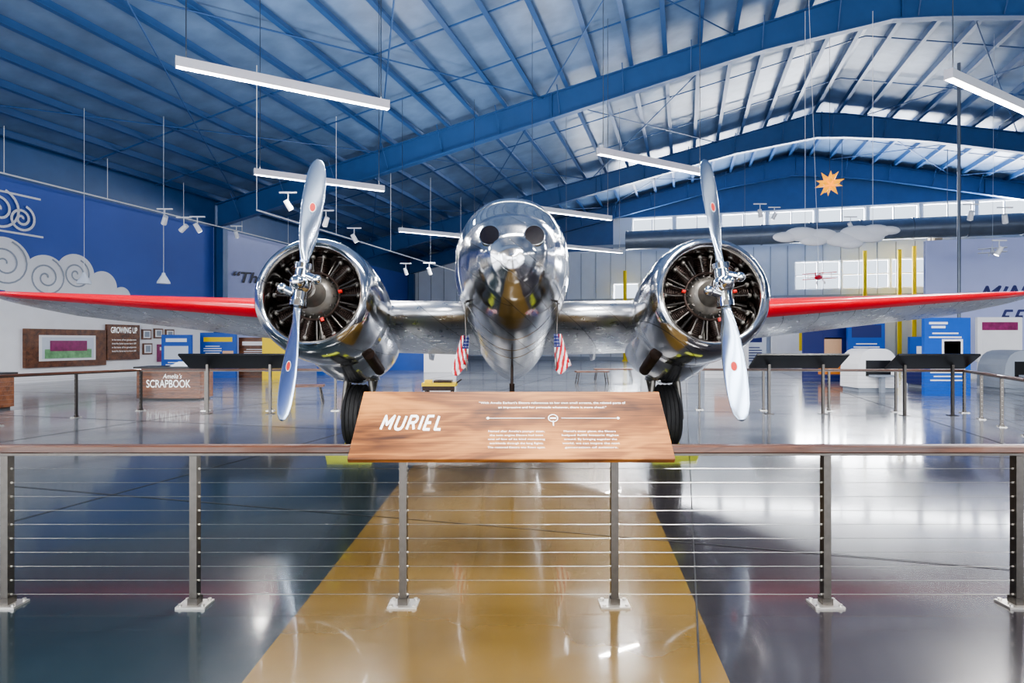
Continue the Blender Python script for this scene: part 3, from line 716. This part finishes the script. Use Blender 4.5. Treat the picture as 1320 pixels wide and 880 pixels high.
def kiosk(x,y,W,H,z0,mats,rows,rz=0,name='exhibit_panel'):
    g=G();g.box((0,0,z0+H/2),(W,.12,H),0)
    if z0>0.05:
        for s in(-1,1): g.box((s*(W/2-.08),0,z0/2),(.06,.08,z0),0)
    for (cx,cz,w_,h_,mi) in rows: g.box((cx*W,-.066,z0+cz*H),(w_*W,.01,h_*H),mi)
    return g.out(name,mats,loc=(x,y,0),rot=(0,0,rz))
P5=[M['dblue'],M['white'],M['orange'],M['yellow'],M['navy'],M['skin'],M['lgray'],M['purple']]
def lines(k0,n,x,w_,mi=1): return [(x,k0-.05*i,w_*(1 if i%3 else .8),.018,mi) for i in range(n)]
kiosk(-12.3,26,1.5,1.9,0,P5,[(0,.85,.8,.1,3)]+lines(.7,8,-.15,.5)+[(.28,.45,.3,.3,5)])
kiosk(-13.5,25,1.2,1.8,0,[M['dblue']]+P5[1:],[(0,.88,.7,.08,1),(0,.6,.8,.3,6)]+lines(.38,5,0,.7))
kiosk(-10.9,26.5,1.5,1.7,0,[M['casewood']]+P5[1:],[(0,.85,.8,.1,1)]+lines(.7,6,0,.7))
kiosk(-9.4,25,1.3,2.1,0,[M['yellow']]+P5[1:],[(0,.88,.8,.12,2),(.1,.5,.5,.4,0),(-.3,.3,.2,.3,4)])
kiosk(-8.0,28,1.6,2.2,0,[M['dblue']]+P5[1:],[(.2,.6,.4,.3,5)]+lines(.8,8,-.25,.35))
kiosk(-5.9,33,2.4,2.4,0,[M['dblue']]+P5[1:],[(-.3,.7,.25,.3,3),(.1,.65,.3,.4,1),(.38,.6,.15,.3,2)])
kiosk(-3.6,31,1.6,2.3,0,[M['white']]+P5[1:],[(-.2,.7,.35,.3,2),(.2,.6,.3,.4,0)])
e=empty('scrapbook_counter',(-8.95,16.5,0))
g=G();g.box((0,0,.44),(1.65,.7,.78),0);g.box((0,0,.03),(1.55,.6,.06),1);g.box((0,-.02,.85),(1.75,.8,.05),1);g.box((.35,0,.9),(.8,.5,.06),2,Matrix.Rotation(.25,3,'X'));g.out('cabinet',[M['casewood'],M['black'],M['lgray']],parent=e)
text('title','SCRAPBOOK',1.15,.2,M['txtw'],(0,-.356,.42),(math.pi/2,0,0),e,bold=.01)
text('caption','Amelia’s',.5,.12,M['txtw'],(.1,-.356,.62),(math.pi/2,0,0),e,shear=.3)
e=empty('display_counter',(-12.0,13.8,0))
g=G();g.box((0,0,.42),(1.2,.8,.74),0);g.box((0,0,.03),(1.1,.7,.06),1);g.box((0,0,.81),(1.3,.9,.04),1);g.box((.1,0,.95),(.5,.05,.3),2);g.out('cabinet',[M['casewood'],M['black'],M['dblue']],parent=e)
def bench(x,y,L,rz=0):
    g=G();g.box((0,0,.44),(L,.42,.05),0)
    for s in(-1,1):
        for q in(-1,1): g.cyl((s*(L/2-.1),q*.16,.42),(s*(L/2-.03),q*.2,0),.02,m=1,n=8)
        g.cyl((s*(L/2-.07),-.18,.2),(s*(L/2-.07),.18,.2),.015,m=1,n=8)
    g.out('bench',[M['casewood'],M['steelbr']],loc=(x,y,0),rot=(0,0,rz))
bench(-5.1,15.3,.9,.2);bench(4.0,24.5,1.5);bench(2.9,22.5,1.2,.1)
g=G();g.box((0,0,.32),(.95,.6,.10),0);g.box((0,-.31,.22),(.9,.02,.12),1);g.box((.1,0,.40),(.5,.4,.07),1);g.box((-.3,-.1,.41),(.2,.2,.08),0)
for sx in(-1,1):
    for sy in(-1,1): g.disc((sx*.36,sy*.26,.1),.1,.05,2,20,'x');g.box((sx*.36,sy*.26,.2),(.05,.05,.14),1)
g.cyl((.45,0,.34),(.62,0,.46),.02,m=1,n=8)
g.out('yellow_tow_cart',[M['yellow'],M['darkeng'],M['rubber']],loc=(-2.05,17.6,0))
# ================================================================= exhibits, right
g=G();g.box((0,0,2.9),(9,.25,5.8),0);g.box((0,-.14,.1),(9,.03,.2),1)
e=g.out('partition_wall',[M['lav'],M['white']],loc=(21.9,25.2,0),rot=RZ)
letters('lettering','MINING',3.2,.58,M['txtn'],(-.95,-.14,3.55),(math.pi/2,0,0),e,shear=.35)
letters('lettering','FEER',2.0,.58,M['txtn'],(-.85,-.14,2.55),(math.pi/2,0,0),e,shear=.35)
kiosk(12.25,17.5,1.3,2.2,0,P5,[(.1,.6,.45,.25,1),(.1,.6,.36,.2,6),(-.2,.93,.4,.03,1),(-.2,.88,.3,.03,1)]+lines(.80,2,-.05,.7)+lines(.4,5,0,.75))
kiosk(13.4,23.5,1.4,2.4,0,[M['dblue']]+P5[1:],[(0,.8,.8,.2,4)]+lines(.6,6,0,.7))
kiosk(12.2,24,1.9,2.1,0,[M['navy']]+P5[1:],[(.1,.55,.35,.5,5),(.1,.25,.6,.25,2),(.1,.85,.4,.15,4)])
kiosk(9.0,26,1.8,2.0,0,[M['white']]+P5[1:],[(0,.6,.6,.4,2)])
kiosk(10.4,27,1.3,2.3,0,[M['lgray']]+P5[1:],[(0,.75,.7,.2,4)]+lines(.55,6,0,.7,4))
kiosk(7.4,30,2.2,2.2,0,[M['white']]+P5[1:],[(-.2,.6,.3,.4,0),(.25,.6,.3,.3,6)])
kiosk(17.5,22.3,1.6,1.6,.8,[M['white']]+P5[1:],[(0,.8,.8,.18,7),(0,.35,.8,.4,0)])
kiosk(15.2,22.5,1.6,1.7,0,[M['dblue']]+P5[1:],[(0,.7,.7,.2,1),(0,.35,.7,.2,6)])
kiosk(15.5,33,3.4,2.6,0,[M['white']]+P5[1:],[(-.3,.6,.25,.5,0),(.05,.6,.25,.4,3),(.35,.6,.2,.5,2)])
kiosk(10.5,36,4.0,2.6,0,[M['lgray']]+P5[1:],[(-.3,.6,.25,.5,4),(.05,.6,.25,.4,0),(.35,.6,.2,.5,6)])
def sim(x,y,W,H,D,m1):
    g=G();N=14;V=[]
    for s in(-1,1):
        for k in range(N+1):
            t=math.pi*k/N;V.append((math.copysign(abs(math.cos(t))**.6,math.cos(t))*W/2,s*D/2,.12+H*math.sin(t)**.6))
    n=N+1;g.add(V,[(i,i+1,n+i+1,n+i) for i in range(N)]+[tuple(range(n)),tuple(range(2*n-1,n-1,-1)),(0,n,2*n-1,n-1)],0)
    g.box((0,-D/2-.01,.12+H*.5),(W*.6,.02,H*.4),1);g.box((0,0,.06),(W*.9,D*.9,.12),2);g.box((0,-D/2-.2,.5),(W*.5,.3,.06),2);g.box((0,-D/2-.2,.25),(.12,.12,.5),2)
    g.out('flight_simulator_pod',[m1,M['black'],M['gray']],loc=(x,y,0))
sim(11.1,19.3,1.25,1.2,1.0,M['white']);sim(15.6,19.2,1.6,1.15,1.1,M['gray']);sim(13.9,20.5,1.2,1.0,.9,M['navy'])

# ---------------------------------------------------------------- camera
cam=bpy.data.cameras.new('camera');cam.lens=21.8;cam.sensor_width=36;cam.sensor_fit='HORIZONTAL'
co=bpy.data.objects.new('camera',cam);C.objects.link(co);co.location=(0,0,1.53);co.rotation_euler=(math.pi/2,0,0);scene.camera=co
